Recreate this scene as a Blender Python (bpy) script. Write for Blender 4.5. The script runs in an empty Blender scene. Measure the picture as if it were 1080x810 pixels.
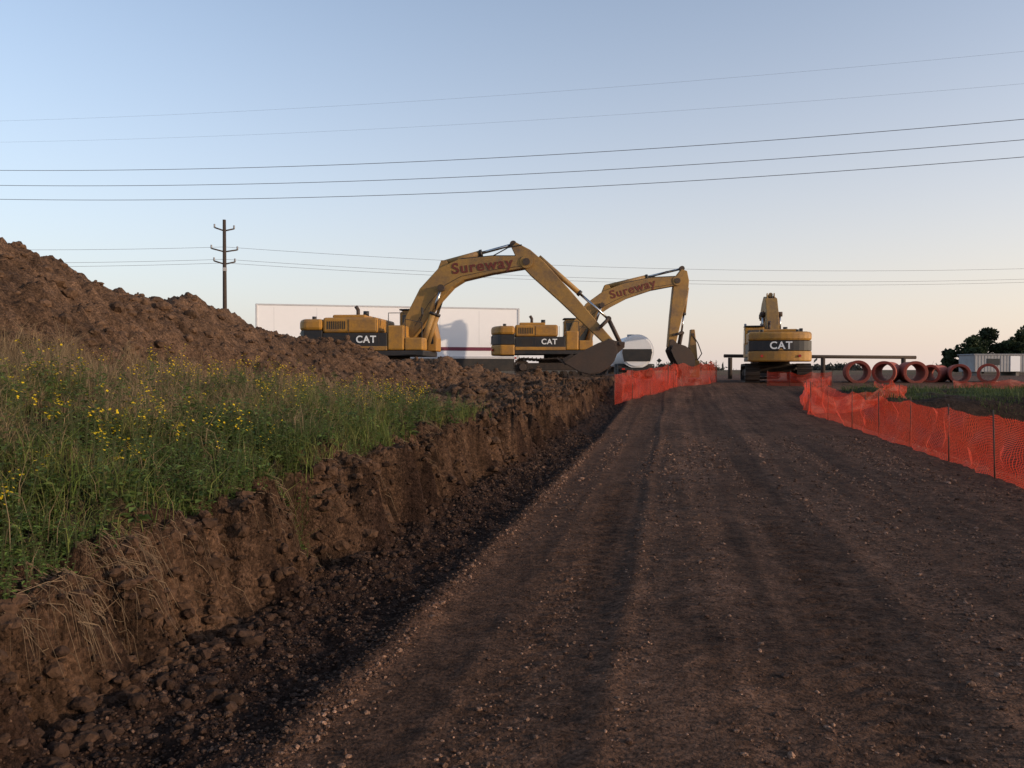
import bpy, bmesh, math, random
import numpy as np
from mathutils import Vector, Matrix, Euler
random.seed(7); rng = np.random.default_rng(11)
S = bpy.context.scene
COL = S.collection

# ------------------------------------------------------------------ noise
PERM = rng.permutation(256)
GA = rng.random(256) * 2 * np.pi
GX, GY = np.cos(GA), np.sin(GA)
def pn(x, y, seed=0):
    x = np.asarray(x, float) + seed * 17.31; y = np.asarray(y, float) + seed * 9.77
    xi = np.floor(x).astype(int); yi = np.floor(y).astype(int)
    xf = x - xi; yf = y - yi
    def g(ix, iy, dx, dy):
        h = PERM[(PERM[ix & 255] + iy) & 255]
        return GX[h] * dx + GY[h] * dy
    sx = xf * xf * xf * (xf * (xf * 6 - 15) + 10); sy = yf * yf * yf * (yf * (yf * 6 - 15) + 10)
    a = g(xi, yi, xf, yf); b = g(xi + 1, yi, xf - 1, yf)
    c = g(xi, yi + 1, xf, yf - 1); d = g(xi + 1, yi + 1, xf - 1, yf - 1)
    return (a + (b - a) * sx) * (1 - sy) + (c + (d - c) * sx) * sy
def fbm(x, y, o=4, seed=0, gain=.5):
    r = 0; a = 1.; f = 1.
    for i in range(o):
        r = r + a * pn(x * f, y * f, seed + i); a *= gain; f *= 2.03
    return r
def ss(t):
    t = np.clip(t, 0, 1); return t * t * (3 - 2 * t)
def lerp(a, b, t): return a + (b - a) * t

# ------------------------------------------------------------------ terrain
def xfoot(y): return -2.7 + .2 * y
def ubase(y): return np.interp(y, [0, 20, 25, 30, 33], [3.5, 3.5, 3.0, 1.7, 1.0])
def H(x, y, fine=True):
    x = np.asarray(x, float); y = np.asarray(y, float)
    u0 = xfoot(y) - x
    R = np.interp(y, [15, 22, 30, 36, 42, 50, 70], [0, .07, .36, .72, .98, 1.1, 1.15])
    P = np.interp(y, [34, 46, 80], [1.1, 1.4, 1.25])
    hl = np.interp(y, [-10, 0, 3.5, 5, 6.6, 11, 20, 30, 34, 46], [.35, .42, .55, .76, .86, .93, 1.0, 1.12, 1.18, 1.4])
    zb = np.interp(y, [0, 7, 11.4, 17, 25, 33, 46], [1.75, 1.62, 1.42, 1.18, 1.22, 1.2, 1.4])
    ub = ubase(y)
    ur = np.interp(y, [0, 9, 11.5, 13.5, 16, 19.5, 24, 30, 33, 40], [6.5, 6.5, 7, 7.07, 7, 6.8, 6.1, 4, 1.9, 1.9])
    zr = np.interp(y, [0, 9, 11.5, 13.5, 16, 19.5, 24, 30, 33, 40, 46], [3.4, 3.47, 3.42, 3.22, 2.88, 2.56, 2.14, 1.70, 1.38, 1.3, 1.4])
    face = ss((u0 + .45) / .45) * ss((2.0 - u0) / 1.2) * ss((46 - y) / 8)
    yw = y + .12 * pn(y * 1.7, u0 * 2.2, 7)
    u = u0 + face * (.28 * fbm(y * .9, u0 * .4, 2, 3) + .44 * pn(yw * 2.5, u0 * .45, 8) + .34 * pn(yw * 5.2, u0 * 1.0, 9) + .16 * (np.abs(pn(yw * 9, u0 * 2.2, 5)) * 2 - .4)) - .02
    wid = .42 + .12 * pn(y * .6, 0 * y, 21)
    t = np.clip(u / wid, 0, 1)
    prof = np.interp(t, [0, .25, .45, .9, 1], [0, .12, .32, .93, 1])
    z = R + (np.maximum(hl, R) - R) * prof
    z = z + (zb - hl) * np.clip((u - .5) / (ub - .5), 0, 1)
    z = z + (zr - zb) * ss((u - ub) / (ur - ub)) 
    z = z + (P - zr) * ss((u - ur - .3) / 4.5)
    left = ss((u0 + 0.0) / .3)
    mound = ss((u - ub + .7) / 1.) * (1 - ss((u - ur - 3.5) / 3)) * ss((38 - y) / 4)
    clod_bank = left * (1 - ss((u - ub) / 1.)) * ss((y - 12) / 3) * ss((40 - y) / 5)
    m = np.clip(mound + clod_bank, 0, 1)
    bl = lambda f, s: np.abs(pn(x * f, y * f, s)) * 2 - .5
    z = z + m * (.30 * fbm(x * .45, y * .45, 3, 30) + .16 * bl(1.0, 31) + .12 * bl(2.3, 32) + .085 * bl(5.1, 33) + .05 * bl(10.5, 34) + .022 * bl(21, 35))
    z = z + face * left * (.08 * bl(3.5, 41) + .085 * bl(7, 42) + .05 * bl(15, 43))
    gr = left * (1 - m)
    z = z + gr * ss((46 - y) / 6) * .12 * fbm(x * 1.5, y * 1.5, 3, 50)
    rd = (1 - ss(u0 / .2))
    near = ss((50 - y) / 15)
    v = x - (5.3 + .18 * y)
    onroad = rd * (1 - ss((v - .2) / .6))
    wob = .22 * pn(y * .12, 0 * y, 61)
    rut = lambda c, w: np.exp(-((u0 + c + wob) / w) ** 2)
    z = z + onroad * near * (-.022 * rut(2.0, .30) - .018 * rut(3.9, .34) - .016 * rut(5.6, .3) - .014 * rut(7.3, .3) + .05 * rut(1.0, .13) * (1 + pn(y * 2, 0 * y, 66)) + .02 * rut(2.95, .3)
         + .018 * rut(2.42, .06) + .012 * rut(1.62, .06) + .012 * rut(4.4, .07) + .01 * rut(3.45, .06)
         + .03 * fbm(x * .7, y * .5, 3, 62) + .010 * bl(5, 63) + .008 * bl(14, 64))
    for c_ in (2.0, 3.9):
        du = u0 + c_ + wob
        z = z + onroad * np.exp(-(du / .22) ** 6) * ss((16 - y) / 6) * .008 * np.clip(np.sin(2 * np.pi * (y + np.abs(du) * .7) / .17) * 2, -1, 1) * ss((pn(x * .8, y * .4, 68) + .25) * 4)
    lo = rd * ss((u0 + 1.0) / .3)
    z = z + lo * near * (.02 + .05 * bl(2.2, 70) + .04 * bl(6, 71) + .026 * bl(15, 72)) + lo * near * .08 * ss((u0 + .55) / .5)
    dm = ss((v - .45) / 1.6) * ss((27.5 - y + .8 * pn(x * .4, y * 0, 80)) / 2.2) * ss((40 - v) / 6)
    z = z * (1 - dm) + dm * (-1.0 + .25 * fbm(x * .6, y * .6, 4, 81))
    bm = ss((v - 1.2) / 2.0) * ss((y - 26.0) / 2.) * ss((37 - y) / 5) * ss((45 - v) / 6)
    z = z + bm * (.38 + .22 * fbm(x * .7, y * .7, 4, 82) + .07 * bl(3, 83))
    z = z + ss((np.hypot(x, y) - 150) / 300) * .5 * fbm(x * .004, y * .004, 3, 90)
    return z
def h1(x, y): return float(H(np.array([x]), np.array([y]))[0])

def grow(a, b, s, g):
    r = [a]; 
    while r[-1] < b: r.append(r[-1] + s); s *= g
    return r
ul = sorted(set([round(v, 4) for v in (
    [-q for q in grow(9.5, 3200, .12, 1.07)] + list(np.arange(-9.43, -1, .055)) + list(np.arange(-1, -.3, .035)) +
    list(np.arange(-.3, 1.1, .020)) + list(np.arange(1.1, 8.6, .05)) + grow(8.65, 3200, .1, 1.07))]))
yl = sorted(set([round(v, 4) for v in (list(np.arange(-60, -4, 4)) + list(np.arange(-4, 2, .3)) + list(np.arange(2, 10, .031)) +
    grow(10, 37, .038, 1.0047)[:-1] + grow(37.2, 3600, .2, 1.05))]))
U, Y = np.meshgrid(np.array(ul), np.array(yl))
X = xfoot(Y) - U
Z = H(X, Y)
ny, nx = U.shape

def mesh_np(name, V, faces_flat, loops_per, cols=None, mat=None, smooth=False, uv=None):
    me = bpy.data.meshes.new(name)
    nV = len(V); nF = len(loops_per)
    me.vertices.add(nV); me.vertices.foreach_set('co', np.asarray(V, np.float32).ravel())
    me.loops.add(len(faces_flat)); me.loops.foreach_set('vertex_index', np.asarray(faces_flat, np.int32))
    me.polygons.add(nF)
    st = np.concatenate([[0], np.cumsum(loops_per)[:-1]]).astype(np.int32)
    me.polygons.foreach_set('loop_start', st)
    me.polygons.foreach_set('loop_total', np.asarray(loops_per, np.int32))
    me.polygons.foreach_set('use_smooth', np.full(nF, smooth))
    me.update(calc_edges=True)
    if cols is not None:
        a = me.color_attributes.new('col', 'FLOAT_COLOR', 'POINT')
        c = np.ones((nV, 4), np.float32); c[:, :3] = cols
        a.data.foreach_set('color', c.ravel())
    if uv is not None:
        l = me.uv_layers.new(name='UVMap'); l.data.foreach_set('uv', np.asarray(uv, np.float32)[np.asarray(faces_flat)].ravel())
    if mat: me.materials.append(mat)
    o = bpy.data.objects.new(name, me); COL.objects.link(o)
    return o

# ------------------------------------------------------------------ materials
def newmat(name):
    m = bpy.data.materials.new(name); m.use_nodes = True
    nt = m.node_tree; b = nt.nodes['Principled BSDF']
    return m, nt, b
def N(nt, t, **k):
    n = nt.nodes.new(t)
    for a, v in k.items(): setattr(n, a, v)
    return n
def paint(name, col, rough=.5, metal=0., dirt=.35, dcol=(.14, .09, .055), scale=1.6, bump=.1):
    m, nt, b = newmat(name); L = nt.links
    tc = N(nt, 'ShaderNodeTexCoord')
    n1 = N(nt, 'ShaderNodeTexNoise'); n1.inputs['Scale'].default_value = scale; n1.inputs['Detail'].default_value = 8; n1.inputs['Roughness'].default_value = .7
    L.new(tc.outputs['Object'], n1.inputs['Vector'])
    n2 = N(nt, 'ShaderNodeTexNoise'); n2.inputs['Scale'].default_value = scale * 9; n2.inputs['Detail'].default_value = 5
    L.new(tc.outputs['Object'], n2.inputs['Vector'])
    mr = N(nt, 'ShaderNodeMapRange'); mr.inputs[1].default_value = .42; mr.inputs[2].default_value = .75; mr.inputs[4].default_value = min(1, dirt * 2)
    L.new(n1.outputs['Fac'], mr.inputs[0])
    mx = N(nt, 'ShaderNodeMix', data_type='RGBA'); mx.inputs[6].default_value = (*col, 1); mx.inputs[7].default_value = (*dcol, 1)
    L.new(mr.outputs[0], mx.inputs[0])
    mr2 = N(nt, 'ShaderNodeMapRange'); mr2.inputs[3].default_value = 1 - .7 * min(dirt, .36); mr2.inputs[4].default_value = 1 + .55 * min(dirt, .36)
    L.new(n2.outputs['Fac'], mr2.inputs[0])
    mu = N(nt, 'ShaderNodeMix', data_type='RGBA', blend_type='MULTIPLY'); mu.inputs[0].default_value = 1
    L.new(mx.outputs[2], mu.inputs[6]); L.new(mr2.outputs[0], mu.inputs[7])
    L.new(mu.outputs[2], b.inputs['Base Color'])
    b.inputs['Roughness'].default_value = rough; b.inputs['Metallic'].default_value = metal
    bp = N(nt, 'ShaderNodeBump'); bp.inputs['Strength'].default_value = bump; bp.inputs['Distance'].default_value = .02
    L.new(n2.outputs['Fac'], bp.inputs['Height']); L.new(bp.outputs[0], b.inputs['Normal'])
    return m
M = {}
M['yel'] = paint('machine_yellow', (.42, .20, .026), .55, dirt=.4)
M['yel2'] = paint('boom_yellow', (.33, .18, .042), .65, dirt=.5)
M['blk'] = paint('black_paint', (.013, .013, .014), .55, dirt=.12)
M['steel'] = paint('worn_steel', (.06, .042, .032), .75, .1, dirt=.5, dcol=(.085, .05, .032))
M['track'] = paint('track_steel', (.028, .021, .017), .8, .1, dirt=.5, dcol=(.07, .042, .026))
M['chrome'] = paint('cylinder_rod', (.45, .45, .45), .25, 1, dirt=.1)
M['white'] = paint('white_panel', (.84, .83, .83), .55, dirt=.035, dcol=(.6, .57, .55), scale=.4, bump=.02)
M['tankw'] = paint('tank_white', (.78, .78, .78), .8, dirt=.08, dcol=(.5, .46, .42), bump=.02)
M['wtext'] = paint('white_lettering', (.8, .8, .78), .5, dirt=.05)
M['rtext'] = paint('red_lettering', (.13, .02, .01), .6, dirt=.05)
M['grey'] = paint('grey_metal', (.3, .3, .31), .6, .1, dirt=.2)
M['lgrey'] = paint('light_grey_trim', (.55, .55, .56), .5, .1, dirt=.1)
M['purple'] = paint('purple_stripe', (.16, .02, .05), .5, dirt=.1)
M['rubber'] = paint('rubber', (.02, .02, .02), .85, dirt=.4)
M['wood'] = paint('weathered_wood', (.055, .037, .026), .9, dirt=.4, dcol=(.03, .02, .015), scale=5, bump=.5)
M['concrete'] = paint('pipe_concrete', (.34, .065, .04), .9, dirt=.35, dcol=(.20, .09, .06), bump=.4)
M['footing'] = paint('footing_block', (.2, .18, .16), .9, dirt=.35, bump=.4)
M['redlamp'] = paint('red_lens', (.5, .02, .01), .3, dirt=.05)
def glassm():
    m, nt, b = newmat('dark_glass'); b.inputs['Base Color'].default_value = (.02, .025, .03, 1); b.inputs['Roughness'].default_value = .08
    n = N(nt, 'ShaderNodeTexNoise'); n.inputs['Scale'].default_value = 3
    mr = N(nt, 'ShaderNodeMapRange'); mr.inputs[3].default_value = .04; mr.inputs[4].default_value = .25
    nt.links.new(n.outputs['Fac'], mr.inputs[0]); nt.links.new(mr.outputs[0], b.inputs['Roughness']); return m
M['glass'] = glassm()

def ground_mat():
    m, nt, b = newmat('ground_soil'); L = nt.links
    at = N(nt, 'ShaderNodeAttribute', attribute_name='col')
    tc = N(nt, 'ShaderNodeTexCoord')
    def noise(s, d=6, r=.6):
        n = N(nt, 'ShaderNodeTexNoise'); n.inputs['Scale'].default_value = s; n.inputs['Detail'].default_value = d; n.inputs['Roughness'].default_value = r
        L.new(tc.outputs['Object'], n.inputs['Vector']); return n
    na, nb = noise(4.5, 7, .65), noise(34, 5, .7)
    vo = N(nt, 'ShaderNodeTexVoronoi'); vo.inputs['Scale'].default_value = 46; L.new(tc.outputs['Object'], vo.inputs['Vector'])
    vs = N(nt, 'ShaderNodeSeparateColor'); L.new(vo.outputs['Color'], vs.inputs[0])
    def mr(src, a, bb, lo, hi):
        n = N(nt, 'ShaderNodeMapRange'); n.inputs[1].default_value = a; n.inputs[2].default_value = bb; n.inputs[3].default_value = lo; n.inputs[4].default_value = hi
        L.new(src, n.inputs[0]); return n.outputs[0]
    def mul(a, bb):
        n = N(nt, 'ShaderNodeMath', operation='MULTIPLY'); L.new(a, n.inputs[0]); L.new(bb, n.inputs[1]); return n.outputs[0]
    f = mul(mul(mr(na.outputs['Fac'], .3, .7, .6, 1.4), mr(nb.outputs['Fac'], .3, .7, .6, 1.4)), mr(vs.outputs[0], 0, 1, .6, 1.5))
    mx = N(nt, 'ShaderNodeMix', data_type='RGBA', blend_type='MULTIPLY'); mx.inputs[0].default_value = 1
    L.new(at.outputs['Color'], mx.inputs[6]); L.new(f, mx.inputs[7]); L.new(mx.outputs[2], b.inputs['Base Color'])
    b.inputs['Roughness'].default_value = .92; b.inputs['Specular IOR Level'].default_value = .1
    b1 = N(nt, 'ShaderNodeBump'); b1.inputs['Strength'].default_value = 1.; b1.inputs['Distance'].default_value = .12
    L.new(na.outputs['Fac'], b1.inputs['Height'])
    b2 = N(nt, 'ShaderNodeBump'); b2.inputs['Strength'].default_value = .8; b2.inputs['Distance'].default_value = .02
    L.new(nb.outputs['Fac'], b2.inputs['Height']); L.new(b1.outputs[0], b2.inputs['Normal'])
    b3 = N(nt, 'ShaderNodeBump', invert=True); b3.inputs['Strength'].default_value = .7; b3.inputs['Distance'].default_value = .012
    L.new(vo.outputs['Distance'], b3.inputs['Height']); L.new(b2.outputs[0], b3.inputs['Normal'])
    L.new(b3.outputs[0], b.inputs['Normal'])
    return m
M['ground'] = ground_mat()
def attrmat(name, rough=.8, transl=0., mulnoise=True, scale=30):
    m, nt, b = newmat(name); L = nt.links
    at = N(nt, 'ShaderNodeAttribute', attribute_name='col'); src = at.outputs['Color']
    if mulnoise:
        tc = N(nt, 'ShaderNodeTexCoord'); n = N(nt, 'ShaderNodeTexNoise'); n.inputs['Scale'].default_value = scale; n.inputs['Detail'].default_value = 5
        L.new(tc.outputs['Object'], n.inputs['Vector'])
        mr = N(nt, 'ShaderNodeMapRange'); mr.inputs[1].default_value = .3; mr.inputs[2].default_value = .7; mr.inputs[3].default_value = .6; mr.inputs[4].default_value = 1.35
        L.new(n.outputs['Fac'], mr.inputs[0])
        mx = N(nt, 'ShaderNodeMix', data_type='RGBA', blend_type='MULTIPLY'); mx.inputs[0].default_value = 1
        L.new(src, mx.inputs[6]); L.new(mr.outputs[0], mx.inputs[7]); src = mx.outputs[2]
        bp = N(nt, 'ShaderNodeBump'); bp.inputs['Strength'].default_value = .7; bp.inputs['Distance'].default_value = .03
        L.new(n.outputs['Fac'], bp.inputs['Height']); L.new(bp.outputs[0], b.inputs['Normal'])
    L.new(src, b.inputs['Base Color']); b.inputs['Roughness'].default_value = rough; b.inputs['Specular IOR Level'].default_value = .15
    if transl:
        t = N(nt, 'ShaderNodeBsdfTranslucent'); L.new(src, t.inputs['Color'])
        ms = N(nt, 'ShaderNodeMixShader'); ms.inputs[0].default_value = transl
        L.new(b.outputs[0], ms.inputs[1]); L.new(t.outputs[0], ms.inputs[2])
        L.new(ms.outputs[0], nt.nodes['Material Output'].inputs['Surface'])
    return m
M['clod'] = attrmat('clod_soil', .95, 0, True, 25)
M['leaf'] = attrmat('foliage', .6, .35, False)
M['stone'] = attrmat('gravel_stone', .75, 0, True, 80)

# ground colours
ub = ubase(Y)
n_lo = fbm(X * .35, Y * .35, 4, 100); n_mid = fbm(X * 1.6, Y * 1.6, 4, 101); streak = fbm(U * 2.2, Y * .12, 4, 102); streak2 = fbm(U * 7, Y * .18, 3, 104)
n_fine = fbm(X * 6, Y * 6, 3, 106)
def C(c): return np.array(c)[None, None, :]
MC = (.104, .061, .037)
wobY = .22 * pn(Y * .12, 0 * Y, 61); UW = U + wobY
road = C((.094, .051, .032)) * (1 + .40 * streak + .38 * streak2 + .35 * n_lo + .25 * n_mid)[..., None]
tr = np.exp(-((UW + 2.0) / .34) ** 2) + np.exp(-((UW + 3.9) / .36) ** 2) + .6 * np.exp(-((UW + 5.6) / .34) ** 2) + .5 * np.exp(-((UW + 7.3) / .34) ** 2)
road = road * (1 - .17 * tr * (1 + 2. * n_lo) * ss((40 - Y) / 10))[..., None]
road = road * (1 + .15 * (np.exp(-((UW + 2.95) / .3) ** 2) + np.exp(-((UW + 4.75) / .4) ** 2)) * ss((40 - Y) / 10))[..., None]
road = lerp(road, C((.074, .040, .025)), (ss((U + 2.2) / 1.0) * .5 * ss((40 - Y) / 10))[..., None])
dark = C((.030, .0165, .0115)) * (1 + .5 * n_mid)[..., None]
mound_c = C(MC) * (1 + .5 * n_mid + .35 * n_lo + .4 * n_fine)[..., None]
bank_c = C((.066, .037, .0225)) * (1 + .6 * n_mid + .8 * n_fine)[..., None]
grass_c = C((.05, .042, .022)) * (1 + .4 * n_mid)[..., None]
field = lerp(C((.13, .075, .05)), C((.08, .075, .035)), ss((n_lo + .1) * 3)[..., None])
c = road
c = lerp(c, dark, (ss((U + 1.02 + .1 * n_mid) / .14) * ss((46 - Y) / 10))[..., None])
c = lerp(c, bank_c, ss((U + .02 + .2 * n_mid) / .2)[..., None])
topg = ss((U - .55) / .2) * (1 - ss((U - ub) / .8)) * ss((15 - Y) / 3)
c = lerp(c, grass_c, topg[..., None])
mm = np.clip(ss((U - ub + .3 + .6 * n_mid) / .8) + ss((Y - 13) / 3) * ss((U - .5) / .6), 0, 1)
c = lerp(c, mound_c, mm[..., None])
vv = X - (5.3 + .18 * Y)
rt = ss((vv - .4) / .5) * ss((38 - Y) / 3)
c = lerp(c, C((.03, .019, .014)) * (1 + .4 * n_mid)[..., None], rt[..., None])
gtop = ss((vv - 2) / 2) * ss((Y - 28.5) / 1.5) * ss((37 - Y) / 3) * ss((n_lo + .25) * 4)
c = lerp(c, C((.045, .06, .022)), gtop[..., None])
yard = ss((Y - 42) / 8)
c = lerp(c, C((.11, .062, .045)) * (1 + .2 * n_mid)[..., None], (yard * .8)[..., None])
ff = ss((np.hypot(X, Y) - 75) / 40)
c = lerp(c, field, ff[..., None])
idx = np.arange(nx * ny).reshape(ny, nx)
q = np.stack([idx[:-1, :-1], idx[1:, :-1], idx[1:, 1:], idx[:-1, 1:]], -1).reshape(-1, 4)
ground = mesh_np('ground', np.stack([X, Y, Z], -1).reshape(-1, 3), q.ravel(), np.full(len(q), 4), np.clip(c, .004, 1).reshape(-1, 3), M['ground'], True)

# ------------------------------------------------------------------ rocks
def ico(sub):
    bm = bmesh.new(); bmesh.ops.create_icosphere(bm, subdivisions=sub, radius=1)
    V = np.array([v.co[:] for v in bm.verts]); F = np.array([[v.index for v in f.verts] for f in bm.faces]); bm.free(); return V, F
def rocks(name, pos, size, cols, mat, sub=1, jit=.25, flat=.7, sink=.3, smooth=False):
    V, F = ico(sub); n = len(pos); k = len(V)
    r = 1 + rng.normal(0, jit, (n, k, 1))
    vv = V[None] * np.clip(r, .4, 1.7)
    sc = size[:, None, None] * np.stack([rng.uniform(.7, 1.3, n), rng.uniform(.7, 1.3, n), rng.uniform(flat * .7, flat * 1.3, n)], -1)[:, None, :]
    vv = vv * sc
    a = rng.uniform(0, 6.28, n); ca, sa = np.cos(a)[:, None], np.sin(a)[:, None]
    x = vv[..., 0] * ca - vv[..., 1] * sa; y = vv[..., 0] * sa + vv[..., 1] * ca
    P = np.stack([x, y, vv[..., 2]], -1) + pos[:, None, :]
    P[..., 2] += (size * (flat - sink) * .6)[:, None]
    FF = (F[None] + (np.arange(n) * k)[:, None, None]).reshape(-1, 3)
    return mesh_np(name, P.reshape(-1, 3), FF.ravel(), np.full(len(FF), 3), np.repeat(cols, k, 0), mat, smooth)
n = 76000
y = np.exp(rng.uniform(math.log(2.4), math.log(20), n)); uu_ = rng.uniform(-9.3, -.0, n) 
uu_[:18000] = rng.uniform(-1.1, .08, 18000)
den = fbm(uu_ * 2.2, y * .12, 4, 102) - .25 * (np.exp(-((uu_ + 2.0) / .45) ** 2) + np.exp(-((uu_ + 3.9) / .42) ** 2))
keep = (rng.random(n) < .5 + 1.5 * den) | (np.arange(n) < 18000)
y = y[keep]; uu_ = uu_[keep]; n = len(y); x = xfoot(y) - uu_
sz = np.clip(rng.lognormal(math.log(.0062), .5, n), .003, .024) * np.clip(y / 8, 1, 1.7)
base = np.where(rng.random((n, 1)) < .4, np.array([[.23, .135, .09]]), np.array([[.09, .049, .032]])) * rng.uniform(.5, 1.5, (n, 1))
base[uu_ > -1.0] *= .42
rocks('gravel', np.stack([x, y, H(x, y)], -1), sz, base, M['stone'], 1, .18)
def clods(name, n, fn, smin, smax, col, sub=2, jit=.10, sink=.55, pw=4):
    x, y = fn(n); n = len(x)
    sz = smin + (smax - smin) * rng.random(n) ** pw
    cc = np.array(col)[None] * rng.uniform(.65, 1.25, (n, 1))
    return rocks(name, np.stack([x, y, H(x, y)], -1), sz, cc, M['clod'], sub, jit, .7, sink)
def f_m(n):
    y = rng.uniform(4, 34, n); ub_ = ubase(y); uu = ub_ + rng.uniform(-.6, 5.5, n) ; return xfoot(y) - uu, y
clods('soil_clods', 4200, f_m, .02, .12, MC)
def f_b(n):
    y = rng.uniform(12.5, 34, n); uu = rng.uniform(.0, 3.2, n); return xfoot(y) - uu, y
clods('soil_clods', 2800, f_b, .02, .13, (.084, .049, .030))
def f_f(n):
    y = np.exp(rng.uniform(math.log(2.5), math.log(20), n)); uu = rng.normal(-.02, .2, n); return xfoot(y) - uu, y
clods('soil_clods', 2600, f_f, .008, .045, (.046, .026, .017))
def f_w(n):
    y = np.exp(rng.uniform(math.log(2.5), math.log(14), n)); uu = rng.uniform(.0, .5, n); return xfoot(y) - uu, y
clods('soil_clods', 2000, f_w, .010, .065, (.066, .037, .0225), 2, .16, 1.2, 2.6)

# ------------------------------------------------------------------ vegetation
def blades(name, pos, h, w, lean, cols, bend=.5, tipcol=1.25):
    n = len(pos); a = rng.uniform(0, 6.283, n); d = np.stack([np.cos(a), np.sin(a), 0 * a], -1)
    b = rng.uniform(0, 6.283, n); ld = np.stack([np.cos(b), np.sin(b), 0 * b], -1) * lean[:, None]
    up = np.array([0, 0, 1.])[None]
    V = np.zeros((n, 5, 3))
    p1 = pos + (up + ld * .5) * (h * .5)[:, None]; p2 = pos + (up * (1 - bend * .25 * np.minimum(lean, 1)[:, None]) + ld * (1 + bend)) * h[:, None]
    V[:, 0] = pos - d * w[:, None] / 2; V[:, 1] = pos + d * w[:, None] / 2
    V[:, 2] = p1 - d * w[:, None] * .4; V[:, 3] = p1 + d * w[:, None] * .4; V[:, 4] = p2
    o = (np.arange(n) * 5)[:, None]
    quad = o + np.array([[0, 1, 3, 2]]); tri = o + np.array([[2, 3, 4]])
    ff = np.concatenate([quad, tri], 1).ravel(); lp = np.tile([4, 3], n)
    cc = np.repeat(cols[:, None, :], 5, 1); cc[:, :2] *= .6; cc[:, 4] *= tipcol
    return mesh_np(name, V.reshape(-1, 3), ff, lp, cc.reshape(-1, 3), M['leaf'], True)
def gpos(n, lo=.55, hi=4.0, y0=1.0, y1=14.5, seed=0, thr=-.1, f=.8):
    y = rng.uniform(y0, y1, n); uu = lo + (hi - lo) * rng.random(n)
    lipn = .22 * pn(y * 1.3, y * 0, 230) + .12 * pn(y * 3.7, y * 0, 231)
    x = xfoot(y) - uu
    k = fbm(x * f, y * f, 3, 200 + seed) + .25 * (rng.random(n) - .5) > thr
    k &= rng.random(n) < ss((14.8 - y) / 3) + .0
    k &= uu > .46 + lipn
    x, y = x[k], y[k]; return np.stack([x, y, H(x, y) - .01], -1), (xfoot(y) - x)
P, uu = gpos(70000, .28, 3.9, seed=1, thr=-.10)
n = len(P); greenness = ss(.6 + 1.6 * fbm(P[:, 0] * .6, P[:, 1] * .6, 3, 210) - (uu - 1.5) * .35)
tuft = .45 + 1.7 * np.clip(fbm(P[:, 0] * 2.2, P[:, 1] * 2.2, 2, 215) + .35, 0, 1)
k = rng.random(n) < .15 + .85 * greenness; P = P[k]; uu = uu[k]; greenness = greenness[k]; tuft = tuft[k]; n = len(P)
cg = lerp(np.array([[.20, .165, .06]]), np.array([[.120, .17, .036]]), greenness[:, None] * rng.uniform(.4, 1, (n, 1))) * rng.uniform(.5, 1.5, (n, 1))
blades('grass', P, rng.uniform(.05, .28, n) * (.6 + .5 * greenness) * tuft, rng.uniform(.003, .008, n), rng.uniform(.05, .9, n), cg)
P, uu = gpos(90000, .5, 4.5, seed=5, thr=-.12)
n = len(P); k = rng.random(n) < ss((uu - .7) / 1.5) * .9 + .10; P = P[k]; n = len(P)
tf = .6 + 1.2 * np.clip(fbm(P[:, 0] * 1.8, P[:, 1] * 1.8, 2, 216) + .35, 0, 1)
cg = lerp(np.array([[.36, .26, .15]]), np.array([[.19, .138, .078]]), rng.random((n, 1))) * rng.uniform(.5, 1.3, (n, 1))
blades('dry_grass', P, rng.uniform(.08, .38, n) * tf, rng.uniform(.0025, .006, n), rng.uniform(.05, .8, n), cg, .6, 1.1)
n = 1300; y = rng.uniform(2.2, 12, n); y = np.where(rng.random(n) < .45, rng.normal(4.2, .35, n), y); uu = rng.uniform(.25, .6, n); x = xfoot(y) - uu
P = np.stack([x, y, H(x, y) + .02], -1)
V = np.zeros((n, 6, 3)); ln = rng.uniform(.06, .28, n); dx = rng.uniform(.2, .8, n); dy = rng.normal(0, .45, n)
for i, t in enumerate((0, .5, 1)):
    c0 = P + np.stack([dx * ln * t, dy * ln * t, ln * (.35 * t - 1.4 * t * t)], -1)
    c0[:, 2] = np.maximum(c0[:, 2], H(c0[:, 0], c0[:, 1]) + .012)
    V[:, 2 * i] = c0; V[:, 2 * i + 1] = c0 + np.array([0, .004 * (1.2 - t), .003])
o = (np.arange(n) * 6)[:, None]
ff = np.concatenate([o + np.array([[0, 1, 3, 2]]), o + np.array([[2, 3, 5, 4]])], 1).ravel()
mesh_np('straw_and_roots', V.reshape(-1, 3), ff, np.full(2 * n, 4), np.repeat(np.array([[.22, .15, .09]]) * rng.uniform(.4, 1.2, (n, 1)), 6, 0), M['leaf'], True)

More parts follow.
